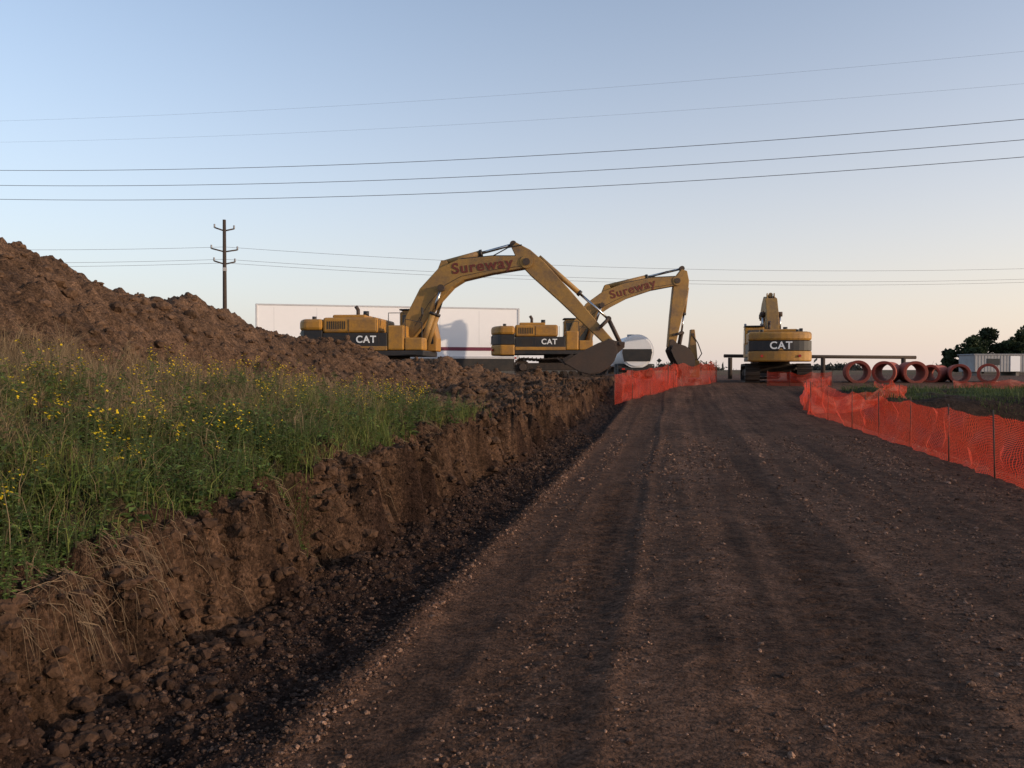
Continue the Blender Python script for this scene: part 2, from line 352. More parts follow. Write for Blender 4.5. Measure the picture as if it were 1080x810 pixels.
def weeds(name, P, hts, nleaf, leafsz, col, flower=None, nf=0, spread=.25):
    VV = []; FF = []; CC = []; off = 0
    n = len(P)
    az = rng.uniform(0, 6.28, n); ln = rng.uniform(.0, .3, n)
    def stempt(i, t):
        return P[i] + np.stack([np.cos(az[i]) * ln[i] * t ** 1.5 * hts[i], np.sin(az[i]) * ln[i] * t ** 1.5 * hts[i], t * hts[i]], -1)
    I = np.arange(n)
    pts = [stempt(I, np.full(n, t)) for t in (0, .35, .7, 1)]
    w = .0035
    V = np.zeros((n, 8, 3))
    for j, p in enumerate(pts):
        V[:, 2 * j] = p - np.array([w, 0, 0]) * (1.2 - j * .25); V[:, 2 * j + 1] = p + np.array([w, 0, 0]) * (1.2 - j * .25)
    o = (I * 8)[:, None]
    F = np.concatenate([o + np.array([[0, 1, 3, 2]]), o + np.array([[2, 3, 5, 4]]), o + np.array([[4, 5, 7, 6]])], 1).reshape(-1, 4)
    VV.append(V.reshape(-1, 3)); FF.append(F); CC.append(np.tile(np.array([[.11, .12, .05]]), (8 * n, 1))); off = 8 * n
    m = n * nleaf; i = np.repeat(I, nleaf); t = rng.uniform(.1, .95, m); a = rng.uniform(0, 6.28, m)
    base = stempt(i, t); L = leafsz * rng.uniform(.5, 1.4, m) * (1.25 - t * .8)
    d = np.stack([np.cos(a), np.sin(a), rng.uniform(-.2, .8, m)], -1); d /= np.linalg.norm(d, axis=1)[:, None]
    s = np.stack([-np.sin(a), np.cos(a), rng.uniform(-.4, .4, m)], -1) * (L * .26)[:, None]
    br = base + d * (spread * .4 * hts[i] * (1 - t) * rng.random(m))[:, None]
    V = np.stack([br, br + d * (L * .5)[:, None] + s, br + d * L[:, None] - np.array([0, 0, 1.]) * (L * .25)[:, None], br + d * (L * .5)[:, None] - s], 1)
    F = (np.arange(m) * 4)[:, None] + np.array([[0, 1, 2, 3]]) + off
    VV.append(V.reshape(-1, 3)); FF.append(F); CC.append(np.repeat(np.array(col)[None] * rng.uniform(.55, 1.5, (m, 1)), 4, 0)); off += 4 * m
    if flower is not None:
        m = n * nf; i = np.repeat(I, nf)
        base = stempt(i, rng.uniform(.82, 1.03, m)) + rng.normal(0, 1, (m, 3)) * np.array([.03, .03, .02])
        r = rng.uniform(.005, .012, m); a = rng.uniform(0, 3, m)
        e1 = np.stack([np.cos(a), np.sin(a), rng.uniform(-.5, .5, m)], -1) * r[:, None]; e2 = np.stack([-np.sin(a), np.cos(a), rng.uniform(-.6, .9, m)], -1) * r[:, None]
        V = np.stack([base + e1, base + e2, base - e1, base - e2], 1)
        F = (np.arange(m) * 4)[:, None] + np.array([[0, 1, 2, 3]]) + off
        VV.append(V.reshape(-1, 3)); FF.append(F); CC.append(np.repeat(np.array(flower)[None] * rng.uniform(.7, 1.2, (m, 1)), 4, 0))
    F = np.concatenate(FF); return mesh_np(name, np.concatenate(VV), F.ravel(), np.full(len(F), 4), np.concatenate(CC), M['leaf'], False)
P, uu = gpos(2000, .5, 3.2, 1.5, 13, seed=9, thr=-.1); P = P[:800]
weeds('leafy_weeds', P, rng.uniform(.12, .46, len(P)), 26, .075, (.10, .145, .04))
P, uu = gpos(1500, .75, 3.0, 3.8, 12, seed=12, thr=.0); P = P[:330]
weeds('wild_mustard', P, rng.uniform(.30, .58, len(P)), 14, .05, (.12, .16, .05), (.80, .55, .02), 10)
P, uu = gpos(8000, .25, 1.9, 1.5, 9, seed=15, thr=-.15)
weeds('ground_cover', P, rng.uniform(.05, .22, len(P)), 12, .035, (.115, .175, .043))
n = 9000; y = rng.uniform(27, 34, n); x = rng.uniform(12.5, 34, n); k = (x - (5.3 + .18 * y) > 2.5) & (fbm(x * .35, y * .35, 3, 100) > -.12); x = x[k]; y = y[k]; n = len(x)
blades('grass', np.stack([x, y, H(x, y)], -1), rng.uniform(.08, .28, n), rng.uniform(.012, .025, n), rng.uniform(.1, .6, n), np.array([[.07, .095, .03]]) * rng.uniform(.5, 1.4, (n, 1)))

# ------------------------------------------------------------------ part helpers
def empty(name, loc, yaw=0):
    e = bpy.data.objects.new(name, None); e.location = loc; e.rotation_euler = (0, 0, yaw); e.empty_display_size = .2; COL.objects.link(e); return e
def finish(bm, name, par, mat, bevel=0, smooth=False, seg=2):
    bmesh.ops.recalc_face_normals(bm, faces=bm.faces)
    me = bpy.data.meshes.new(name); bm.to_mesh(me); bm.free()
    if smooth:
        for p in me.polygons: p.use_smooth = True
    me.materials.append(mat)
    o = bpy.data.objects.new(name, me); COL.objects.link(o); o.parent = par
    if bevel:
        b = o.modifiers.new('bevel', 'BEVEL'); b.width = bevel; b.segments = seg; b.limit_method = 'ANGLE'; b.angle_limit = .6
    return o
def box(name, par, lo, hi, mat, bevel=.02, rot=None):
    bm = bmesh.new(); bmesh.ops.create_cube(bm, size=1)
    lo, hi = Vector(lo), Vector(hi); c = (lo + hi) / 2; s = hi - lo
    for v in bm.verts: v.co = Vector((v.co.x * s.x, v.co.y * s.y, v.co.z * s.z))
    o = finish(bm, name, par, mat, bevel); o.location = c
    if rot: o.rotation_euler = rot
    return o
def prism(name, par, pts, y0, y1, mat, bevel=.03, axis='y'):
    bm = bmesh.new(); n = len(pts)
    if axis == 'y': f = lambda p, t: (p[0], t, p[1])
    elif axis == 'z': f = lambda p, t: (p[0], p[1], t)
    else: f = lambda p, t: (t, p[0], p[1])
    a = [bm.verts.new(f(p, y0)) for p in pts]; b = [bm.verts.new(f(p, y1)) for p in pts]
    bm.faces.new(a); bm.faces.new(b[::-1])
    for i in range(n): bm.faces.new((a[i], b[i], b[(i + 1) % n], a[(i + 1) % n]))
    return finish(bm, name, par, mat, bevel)
def cyl(name, par, p, q, r, mat, seg=16, r2=None, bevel=0, cap=True):
    p, q = Vector(p), Vector(q); d = q - p; bm = bmesh.new()
    bmesh.ops.create_cone(bm, cap_ends=cap, segments=seg, radius1=r, radius2=r if r2 is None else r2, depth=d.length)
    R = d.to_track_quat('Z', 'Y').to_matrix().to_4x4(); R.translation = (p + q) / 2
    bmesh.ops.transform(bm, matrix=R, verts=bm.verts)
    o = finish(bm, name, par, mat, bevel)
    for f in o.data.polygons:
        f.use_smooth = len(f.vertices) == 4
    return o
def limb(name, par, cl, y0, y1, mat, bevel=.04):
    top, bot = [], []
    P = [Vector((a, b)) for a, b, c in cl]
    for i, (a, b, w) in enumerate(cl):
        t = (P[min(i + 1, len(P) - 1)] - P[max(i - 1, 0)]).normalized(); nrm = Vector((-t.y, t.x))
        top.append(P[i] + nrm * w); bot.append(P[i] - nrm * w)
    pts = [tuple(v) for v in top] + [tuple(v) for v in bot[::-1]]
    return prism(name, par, pts, y0, y1, mat, bevel)
def text(name, par, s, loc, size, rot, mat, bold=.0, squash=1.):
    cu = bpy.data.curves.new(name, 'FONT'); cu.body = s; cu.size = size; cu.extrude = .006; cu.offset = bold; cu.align_x = 'CENTER'; cu.align_y = 'CENTER'; cu.space_character = 1.12
    cu.materials.append(mat); o = bpy.data.objects.new(name, cu); COL.objects.link(o); o.parent = par; o.location = loc; o.rotation_euler = rot; o.scale = (squash, 1, 1); return o
def tube(name, par, pts, r, mat):
    cu = bpy.data.curves.new(name, 'CURVE'); cu.dimensions = '3D'; cu.bevel_depth = r; cu.bevel_resolution = 2
    sp = cu.splines.new('POLY'); sp.points.add(len(pts) - 1)
    for i, p in enumerate(pts): sp.points[i].co = (*p, 1)
    cu.materials.append(mat); o = bpy.data.objects.new(name, cu); COL.objects.link(o); o.parent = par; return o
def ram(name, par, p, q, r, y, frac=.55):
    p = Vector(p); q = Vector(q); m = p.lerp(q, frac)
    cyl(name + '_barrel', par, (p.x, y, p.y), (m.x, y, m.y), r, M['yel2'], 14)
    cyl(name + '_rod', par, (m.x, y, m.y), (q.x, y, q.y), r * .5, M['chrome'], 12)
    cyl(name + '_gland', par, (m.x - (m - p).normalized().x * .12, y, m.y - (m - p).normalized().y * .12), (m.x, y, m.y), r * 1.18, M['blk'], 14)
    cyl(name + '_eye', par, (q.x, y - r * 1.1, q.y), (q.x, y + r * 1.1, q.y), r * 1.1, M['steel'], 14)

def track(par, yc, Lt=5.1, Ht=1.05, W=.75):
    bm = bmesh.new(); r = Ht / 2 - .05; hl = Lt / 2 - Ht / 2
    per = 4 * hl + 2 * math.pi * r; n = 50
    for i in range(n):
        s = per * i / n
        if s < 2 * hl: x, z, a = -hl + s, r, 0
        elif s < 2 * hl + math.pi * r: t = (s - 2 * hl) / r; x, z, a = hl + r * math.sin(t), r * math.cos(t), t
        elif s < 4 * hl + math.pi * r: x, z, a = hl - (s - 2 * hl - math.pi * r), -r, math.pi
        else: t = (s - 4 * hl - math.pi * r) / r; x, z, a = -hl - r * math.sin(t), -r * math.cos(t), math.pi + t
        sag = -.05 * math.sin((x + hl) / (2 * hl) * math.pi * 2) ** 2 if 0 < s < 2 * hl else 0
        mt = Matrix.Translation((x, yc, z + Ht / 2 + sag)) @ Matrix.Rotation(a, 4, 'Y')
        g = bmesh.ops.create_cube(bm, size=1, matrix=mt @ Matrix.Diagonal((per / n * .93, W, .05, 1)))
        bmesh.ops.create_cube(bm, size=1, matrix=mt @ Matrix.Translation((per / n * .3, 0, .045)) @ Matrix.Diagonal((.03, W * .98, .05, 1)))
        bmesh.ops.create_cube(bm, size=1, matrix=mt @ Matrix.Translation((0, 0, -.06)) @ Matrix.Diagonal((per / n * .8, .28, .08, 1)))
    finish(bm, 'track_belt', par, M['track'])
    zc = Ht / 2
    prism('track_frame', par, [(-hl, zc - .18), (-hl + .2, zc + .22), (hl - .2, zc + .22), (hl, zc - .18)], yc - .22, yc + .22, M['track'], .03)
    for sx, nm in ((-1, 'sprocket'), (1, 'idler')):
        cyl(nm, par, (sx * hl, yc - .14, zc), (sx * hl, yc + .14, zc), r - .1, M['track'], 22)
        cyl(nm + '_hub', par, (sx * hl, yc - .27, zc), (sx * hl, yc + .27, zc), .2, M['steel'], 18, bevel=.02)
    for i in range(8):
        x = -hl + .3 + i * (2 * hl - .6) / 7
        cyl('track_roller', par, (x, yc - .2, .2), (x, yc + .2, .2), .12, M['track'], 12)

def bucket(par, pin, ang, sc=1., wid=.82):
    e = bpy.data.objects.new('bucket', None); COL.objects.link(e); e.parent = par; e.location = (pin[0], 0, pin[1]); e.rotation_euler = (0, ang, 0); e.scale = (sc, 1, sc)
    out = [(.16, .16), (.40, -.10), (.50, -.45), (.47, -.8), (.32, -1.12), (.05, -1.38), (-.3, -1.52), (-.95, -1.56)]
    inn = [(.04, .05), (.34, -.16), (.43, -.46), (.40, -.78), (.26, -1.07), (.01, -1.32), (-.32, -1.46), (-.95, -1.52)]
    prism('bucket_shell', e, out + inn[::-1], -wid, wid, M['steel'], .008)
    for s in (-1, 1):
        side = [(.12, .12), (.42, -.14), (.47, -.45), (.43, -.79), (.29, -1.09), (.03, -1.35), (-.31, -1.49), (-.95, -1.54), (-.85, -1.2), (-.62, -.75), (-.36, -.25), (-.12, .08)]
        prism('bucket_side', e, side, s * wid - .03, s * wid + .03, M['steel'], .008)
        prism('side_cutter', e, [(-.95, -1.54), (-.80, -1.16), (-.9, -1.1), (-1.08, -1.48)], s * wid - .05, s * wid + .05, M['track'], .01)
        prism('bucket_ear', e, [(-.16, -.12), (-.14, .14), (.1, .2), (.42, .36), (.52, .2), (.44, -.16)], s * .24 - .04, s * .24 + .04, M['steel'], .015)
    for i in range(5):
        y = -wid + .08 + i * (2 * wid - .16) / 4
        prism('bucket_tooth', e, [(-.88, -1.60), (-.88, -1.46), (-1.25, -1.55), (-1.25, -1.58)], y - .07, y + .07, M['steel'], .01)
    for x, z in ((.14, -1.3), (.46, -.75)):
        prism('wear_strip', e, [(x, z), (x + .06, z + .12), (x + .09, z + .02), (x + .02, z - .08)], -wid + .02, wid - .02, M['track'], .01)
    return e

def excavator(loc, yaw, boom, stick, bk, bang, bsc=1., label='CAT', boomtext=None, btloc=None, btrot=0, rams=None, house_yaw=0):
    root = empty('excavator', loc, yaw)
    for s in (-1, 1): track(root, s * 1.33)
    box('carbody', root, (-1.1, -1.0, .55), (1.1, 1.0, 1.0), M['track'], .05)
    cyl('swing_ring', root, (0, 0, 1.0), (0, 0, 1.2), .85, M['track'], 28)
    box('deck', root, (-2.6, -1.55, 1.2), (1.75, 1.55, 1.42), M['blk'], .03)
    pts = []
    for i in range(13):
        a = math.radians(-62 + i * 124 / 12)
        pts.append((-3.75 + (1 - math.cos(a)) * 1.0, math.sin(a) * 1.6 / math.sin(math.radians(62))))
    pts = pts + [(-2.45, 1.6), (-2.45, -1.6)]
    prism('counterweight', root, pts, 1.15, 1.72, M['yel'], .08, 'z')
    inner = [((x + 2.45) * .985 - 2.45, y * .99) for x, y in pts]
    prism('counterweight_band', root, inner, 1.723, 2.25, M['blk'], .02, 'z')
    prism('counterweight_cap', root, pts, 2.253, 2.72, M['yel'], .12, 'z')
    for s in (-1, 1):
        cyl('lifting_eye', root, (-3.0, s * .9, 2.7), (-3.0, s * .9, 2.86), .09, M['blk'], 12)
    box('engine_panel', root, (-2.44, -1.56, 1.43), (.25, 1.56, 2.14), M['blk'], .03)
    box('side_sill', root, (-2.44, -1.58, 1.425), (.25, 1.58, 1.60), M['yel'], .02)
    box('engine_hood', root, (-2.44, -1.55, 2.143), (-.15, 1.55, 2.78), M['yel'], .10)
    box('hood_top', root, (-2.2, -1.0, 2.783), (-.8, .9, 2.93), M['yel'], .06)
    for i in range(9):
        box('hood_grille_slat', root, (-2.25 + i * .09, -1.562, 2.3), (-2.21 + i * .09, -1.545, 2.62), M['blk'], 0)
    for i in range(6):
        box('panel_louver', root, (-2.1, -1.575, 1.7 + i * .06), (-1.5, -1.562, 1.715 + i * .06), M['steel'], 0)
    for x in (-1.35, -.1):
        box('panel_seam', root, (x, -1.568, 1.63), (x + .02, -1.556, 2.7), M['steel'], 0)
    box('fuel_tank', root, (.26, -1.56, 1.43), (.95, -.55, 2.45), M['yel'], .07)
    box('tool_box', root, (.96, -1.54, 1.43), (1.72, -.6, 1.95), M['yel'], .06)
    for i in range(3): box('step', root, (1.0 + .0, -1.62, 1.25 - i * .3), (1.5, -1.4, 1.28 - i * .3), M['blk'], .005)
    cyl('exhaust_stack', root, (-1.5, .4, 2.9), (-1.5, .4, 3.25), .08, M['steel'], 16)
    cyl('exhaust_tip', root, (-1.5, .4, 3.23), (-1.6, .4, 3.38), .08, M['steel'], 16)
    cyl('pre_cleaner', root, (-.9, -.5, 2.9), (-.9, -.5, 3.1), .12, M['blk'], 18)
    cabp = [(.30, 1.43), (.30, 3.12), (.5, 3.2), (1.45, 3.2), (1.72, 2.95), (1.92, 2.0), (1.92, 1.43)]
    prism('cab_shell', root, cabp, .52, 1.58, M['yel'], .05)
    for yy0, yy1 in ((.50, .515), (1.585, 1.6)):
        prism('cab_side_window', root, [(1.15, 1.75), (1.15, 3.0), (1.43, 3.0), (1.6, 2.85), (1.78, 2.05), (1.78, 1.75)], yy0, yy1, M['glass'], 0)
        prism('cab_rear_side_window', root, [(.42, 2.25), (.42, 3.0), (1.05, 3.0), (1.05, 2.25)], yy0, yy1, M['glass'], 0)
    box('cab_rear_window', root, (.285, .68, 2.3), (.297, 1.42, 3.0), M['glass'], 0)
    box('cab_roof', root, (.28, .5, 3.203), (1.5, 1.6, 3.27), M['blk'], .02)
    for yy in (.6, 1.5): cyl('work_lamp', root, (1.35, yy, 3.27), (1.45, yy, 3.4), .07, M['grey'], 12)
    r = .02
    tube('handrail', root, [(.3, -1.5, 2.45), (.3, -1.5, 2.95), (.95, -1.5, 2.95), (.95, -1.5, 2.45)], r, M['blk'])
    tube('handrail', root, [(1.0, -1.5, 1.95), (1.0, -1.5, 2.7), (1.68, -1.5, 2.55), (1.68, -1.5, 1.95)], r, M['blk'])
    tube('mirror_arm', root, [(1.6, -1.5, 2.6), (1.75, -1.65, 2.9)], r, M['blk'])
    box('mirror', root, (1.7, -1.75, 2.85), (1.76, -1.55, 3.15), M['blk'], .02)
    bx = limb('boom', root, boom, -.34, .34, M['yel2'], .03)
    for s in (-1, 1):
        prism('boom_foot_bracket', root, [(.2, 1.42), (.45, 2.25), (.8, 2.25), (1.25, 1.42)], s * .42 - .05, s * .42 + .05, M['yel'], .03)
        ram('boom_cylinder', root, (1.45, 1.55), rams['boom'], .13, s * .48, .6)
    cyl('boom_foot_pin', root, (boom[0][0], -.5, boom[0][1]), (boom[0][0], .5, boom[0][1]), .12, M['steel'])
    ram('stick_cylinder', root, rams['stick'][0], rams['stick'][1], .13, 0, .55)
    p0 = rams['stick'][0]
    for s in (-1, 1):
        prism('cylinder_bracket', root, [(p0[0] - .3, p0[1] - .4), (p0[0] - .1, p0[1] + .1), (p0[0] + .12, p0[1] + .08), (p0[0] + .35, p0[1] - .3)], s * .2 - .03, s * .2 + .03, M['yel2'], .02)
    limb('stick', root, stick, -.24, .24, M['yel2'], .03)
    bt = boom[-1]
    cyl('boom_nose_pin', root, (bt[0], -.42, bt[1]), (bt[0], .42, bt[1]), .15, M['steel'])
    for s in (-1, 1): cyl('boom_nose_boss', root, (bt[0], s * .27, bt[1]), (bt[0], s * .38, bt[1]), bt[2] * 1.1, M['yel2'], 20)
    for k in range(3):
        pp = [(a + .02, -.2 + k * .12, b + w + .03) for a, b, w in boom[2:]]
        tube('hydraulic_line', root, pp, .02, M['blk'])
    tube('weld_seam', root, [(a, -.345, b - w * .62) for a, b, w in boom[1:]], .012, M['steel'])
    a, b = boom[-2], stick[1]
    tube('hydraulic_hose', root, [(a[0], -.2, a[1] + a[2]), ((a[0] + b[0]) / 2, -.25, a[1] + a[2] + .35), (b[0] - .1, -.25, b[1] + b[2] + .1)], .025, M['blk'])
    bucket(root, bk, bang, bsc)
    ram('bucket_cylinder', root, rams['bucket'][0], rams['bucket'][1], .11, 0, .6)
    q = rams['bucket'][1]; s0 = rams['link0']; s1 = rams['link1']
    for s in (-1, 1):
        cyl('bucket_idler_link', root, (q[0], s * .3, q[1]), (s0[0], s * .3, s0[1]), .07, M['steel'], 10)
        cyl('bucket_push_link', root, (q[0], s * .18, q[1]), (s1[0], s * .18, s1[1]), .08, M['steel'], 10)
    for p in (q, s0, s1): cyl('link_pin', root, (p[0], -.36, p[1]), (p[0], .36, p[1]), .08, M['steel'], 12)
    text('side_lettering', root, label, (-.62, -1.575, 1.865), .40, (math.pi / 2, 0, 0), M['wtext'], .010)
    text('rear_lettering', root, label, (-3.745, 0, 1.985), .54, (math.pi / 2, 0, -math.pi / 2), M['wtext'], .012)
    prism('logo_triangle', root, [(-.16, 1.735), (.16, 1.735), (0, 1.87)], -3.775, -3.758, M['yel'], 0, 'x')
    for s in (-1, 1): cyl('tail_reflector', root, (-3.62, s * .95, 1.45), (-3.70, s * .95, 1.45), .07, M['redlamp'], 12)
    if boomtext: text('boom_lettering', root, boomtext, btloc, .62, (math.pi / 2, -btrot, 0), M['rtext'], .012, 1.1)
    return root

x0, y0 = -5.2, 34
excavator((x0, y0, h1(x0, y0) - .06), math.radians(-5),
    [(.62, 1.92, .26), (1.15, 2.75, .42), (1.75, 3.75, .50), (2.45, 4.5, .50), (3.1, 4.82, .45), (4.4, 5.02, .36), (5.85, 5.12, .24)],
    [(5.30, 5.86, .14), (5.75, 5.38, .36), (6.3, 4.85, .40), (7.4, 3.75, .32), (9.3, 1.75, .18)],
    (9.3, 1.72), .62, 1.12, boomtext='Sureway', btloc=(4.0, -.352, 4.97), btrot=math.radians(6),
    rams=dict(boom=(2.3, 4.05), stick=((2.35, 5.15), (5.28, 5.9)), bucket=((6.35, 5.35), (9.25, 2.75)), link0=(8.85, 2.35), link1=(9.75, 1.72)))
x0, y0 = 2.6, 44
excavator((x0, y0, h1(x0, y0) - .04), math.radians(0),
    [(.62, 1.95, .26), (1.1, 2.8, .4), (1.8, 3.7, .46), (2.6, 4.25, .48), (3.6, 4.7, .42), (5.0, 5.08, .34), (6.45, 5.25, .24)],
    [(6.85, 5.85, .16), (6.72, 5.35, .4), (6.65, 4.7, .42), (6.4, 3.2, .32), (6.15, 1.6, .2)],
    (6.15, 1.5), -1.0, 1.0, boomtext='Sureway', btloc=(4.0, -.352, 4.80), btrot=math.radians(16),
    rams=dict(boom=(2.3, 3.9), stick=((2.6, 4.95), (6.75, 5.95)), bucket=((7.05, 4.9), (6.75, 2.4)), link0=(6.3, 2.3), link1=(6.6, 1.6)))
x0, y0 = 14.9, 45.3
excavator((x0, y0, h1(x0, y0) - .05), math.radians(77),
    [(.62, 1.95, .26), (.95, 2.8, .4), (1.45, 3.8, .48), (2.2, 4.5, .5), (3.3, 4.75, .42), (4.6, 4.5, .34), (5.6, 4.1, .24)],
    [(5.75, 4.85, .16), (5.85, 4.3, .4), (6.0, 3.7, .4), (6.3, 2.6, .3), (6.5, 1.6, .2)],
    (6.5, 1.5), .2, .95,
    rams=dict(boom=(1.9, 4.0), stick=((2.4, 5.2), (5.7, 4.9)), bucket=((6.3, 4.1), (6.8, 2.5)), link0=(6.35, 2.3), link1=(6.95, 1.75)))

# ------------------------------------------------------------------ trailer
p = Vector((-14.9, 46.4)); q2 = Vector((.45, 50)); d = q2 - p; Lt = d.length
tr_ = empty('semi_trailer', (p.x, p.y, 1.38), math.atan2(d.y, d.x))
box('cargo_box', tr_, (0, 0, 1.05), (Lt, 2.6, 4.15), M['white'], .05)
box('top_rail', tr_, (-.02, -.02, 4.08), (Lt + .02, 2.62, 4.18), M['lgrey'], .02)
box('bottom_rail', tr_, (-.02, -.025, 1.0), (Lt + .02, 2.625, 1.16), M['lgrey'], .02)
box('stripe', tr_, (.3, -.012, 1.50), (Lt - .3, .02, 1.72), M['purple'], 0)
for i in range(int(Lt / 2.44)):
    box('side_seam', tr_, (i * 2.44 + 1.0, -.004, 1.86), (i * 2.44 + 1.015, .02, 3.98), M['lgrey'], 0)
box('rear_post', tr_, (Lt - .12, -.03, 1.05), (Lt + .03, .1, 4.15), M['lgrey'], .02)
box('front_post', tr_, (-.03, -.03, 1.05), (.1, .1, 4.15), M['lgrey'], .02)
box('chassis_rail', tr_, (.5, .7, .8), (Lt - .2, 1.9, 1.0), M['blk'], .02)
for s in (.35, 2.05): box('landing_leg', tr_, (3.0, s, -.1), (3.15, s + .15, 1.0), M['grey'], .01)
box('side_skirt', tr_, (Lt - 8.0, .02, .25), (Lt - .3, .06, 1.0), M['blk'], .01)
for i, xx in enumerate((Lt - 2.9, Lt - 1.6)):
    for yy in (.09, 1.9):
        cyl('wheel', tr_, (xx, yy, .45), (xx, yy + .6, .45), .5, M['rubber'], 28, bevel=.04)
        cyl('rim', tr_, (xx, yy - .01, .45), (xx, yy + .02, .45), .22, M['grey'], 20)
    cyl('axle', tr_, (xx, .2, .45), (xx, 2.4, .45), .07, M['blk'])
box('bumper_guard', tr_, (Lt - .1, .3, .45), (Lt, 2.3, .55), M['grey'], .01)
box('rear_lamp', tr_, (Lt - .3, -.035, 1.03), (Lt - .2, -.027, 1.11), M['redlamp'], 0)

# ------------------------------------------------------------------ tanker truck seen from rear
x0, y0 = 8.15, 52; g = h1(x0, y0)
tk = empty('tanker_truck', (x0, y0, g), 0)
cyl('tank', tk, (0, 0, 1.80), (0, 5.2, 1.80), 1.08, M['tankw'], 40, bevel=.08)
cyl('tank_rim', tk, (0, -.03, 1.80), (0, .05, 1.80), 1.11, M['tankw'], 40)
cyl('tank_end', tk, (0, -.09, 1.80), (0, -.031, 1.80), 1.0, M['tankw'], 40, bevel=.04)
prism('tank_rear_panel', tk, [(-.98, 1.72), (-.95, 1.95), (.95, 1.95), (.98, 1.72), (.85, 1.15), (-.85, 1.15)], -.12, -.093, M['blk'], 0)
cyl('manhole', tk, (0, 2.4, 2.8), (0, 2.4, 3.0), .3, M['grey'], 20)
box('chassis', tk, (-.5, .1, .7), (.5, 7.6, .95), M['blk'], .02)
box('rear_bumper', tk, (-1.1, -.15, .55), (1.1, .0, .75), M['blk'], .02)
for sx in (-1, 1):
    for yy in (.9, 2.2, 6.6):
        cyl('wheel', tk, (sx * 1.15, yy, .5), (sx * .65, yy, .5), .5, M['rubber'], 26, bevel=.04)
    box('mud_flap', tk, (sx * .9 - .28, .12, .2), (sx * .9 + .28, .15, .85), M['rubber'], 0)
    box('tail_lamp', tk, (sx * .9 - .1, -.17, .6), (sx * .9 + .1, -.155, .7), M['redlamp'], 0)
box('truck_cab', tk, (-1.05, 5.5, .8), (1.05, 7.4, 2.6), M['white'], .12)
box('cab_rear_window', tk, (-.6, 5.485, 1.9), (.6, 5.497, 2.4), M['glass'], 0)

x0, y0 = 10.5, 46.5; g = h1(x0, y0)
ca = empty('plate_compactor_attachment', (x0, y0, g), 0)
box('base_plate', ca, (-.5, -.5, 0), (.5, .5, .15), M['steel'], .04)
box('vibrator_body', ca, (-.38, -.38, .2), (.38, .38, 1.2), M['yel'], .06)
prism('top_bracket', ca, [(-.3, 1.2), (-.16, 2.3), (-.1, 3.0), (.12, 3.0), (.2, 2.3), (.3, 1.2)], -.2, .2, M['yel2'], .03)
cyl('bracket_pin', ca, (-.0, -.26, 2.7), (0, .26, 2.7), .09, M['steel'])
tube('hose', ca, [(.2, -.2, 1.1), (.5, -.3, 1.6), (.3, -.2, 2.2), (.05, -.22, 2.6)], .03, M['blk'])

# ------------------------------------------------------------------ timber frame
y0 = 51.5; xa, xb = 13.9, 25.9
gp = empty('timber_goalpost', (0, 0, 0), 0)
for xx in (xa + .2, xa + 6.2, xb - .6):
    zz = h1(xx, y0); cyl('post', gp, (xx, y0, zz - .2), (xx, y0, 2.48), .14, M['wood'], 12)
cyl('beam', gp, (xa - .2, y0, 2.60), (xb + .2, y0, 2.50), .11, M['wood'], 12)

def pipe(x, y, r, yaw, L=2.0):
    e = empty('concrete_pipe', (x, y, h1(x, y) + r - .06), yaw); bm = bmesh.new(); n = 36
    prof = [(r * .74, 0), (r * 1.0, 0), (r * 1.0, .28), (r * .95, .32), (r * .95, L), (r * .74, L)]
    rings = [[bm.verts.new((math.cos(a) * rr, yy, math.sin(a) * rr)) for a in [2 * math.pi * i / n for i in range(n)]] for rr, yy in prof]
    for i in range(len(rings)):
        A = rings[i]; B = rings[(i + 1) % len(rings)]
        for j in range(n): bm.faces.new((A[j], A[(j + 1) % n], B[(j + 1) % n], B[j]))
    finish(bm, 'pipe_barrel', e, M['concrete'], .02)
for x, y, r, a in ((18.7, 43, .64, -.30), (20.25, 43.4, .62, -.62), (21.8, 43.0, .62, -.25), (23.1, 44, .52, -.75), (24.3, 43.2, .54, -.40), (26.3, 44, .55, -.55)):
    pipe(x, y, r, a)

x0, y0 = 43.5, 75; g = h1(x0, y0)
so = empty('site_office_trailer', (x0, y0, g), 0)
box('body', so, (0, 0, .35), (12, 2.6, 1.95), M['grey'], .04)
for i in range(40):
    box('wall_rib', so, (.1 + i * .3, -.025, .4), (.2 + i * .3, .0, 1.9), M['grey'], 0)
box('roof', so, (-.1, -.1, 1.953), (12.1, 2.7, 2.05), M['grey'], .03)
box('window', so, (1.2, -.05, 1.0), (2.4, -.028, 1.6), M['glass'], 0)
box('door', so, (3.4, -.05, .4), (4.3, -.028, 1.85), M['white'], 0)
for xx in (.3, 4, 8, 11.5): box('footing', so, (xx, .1, -.1), (xx + .3, 2.5, .35), M['footing'], .01)

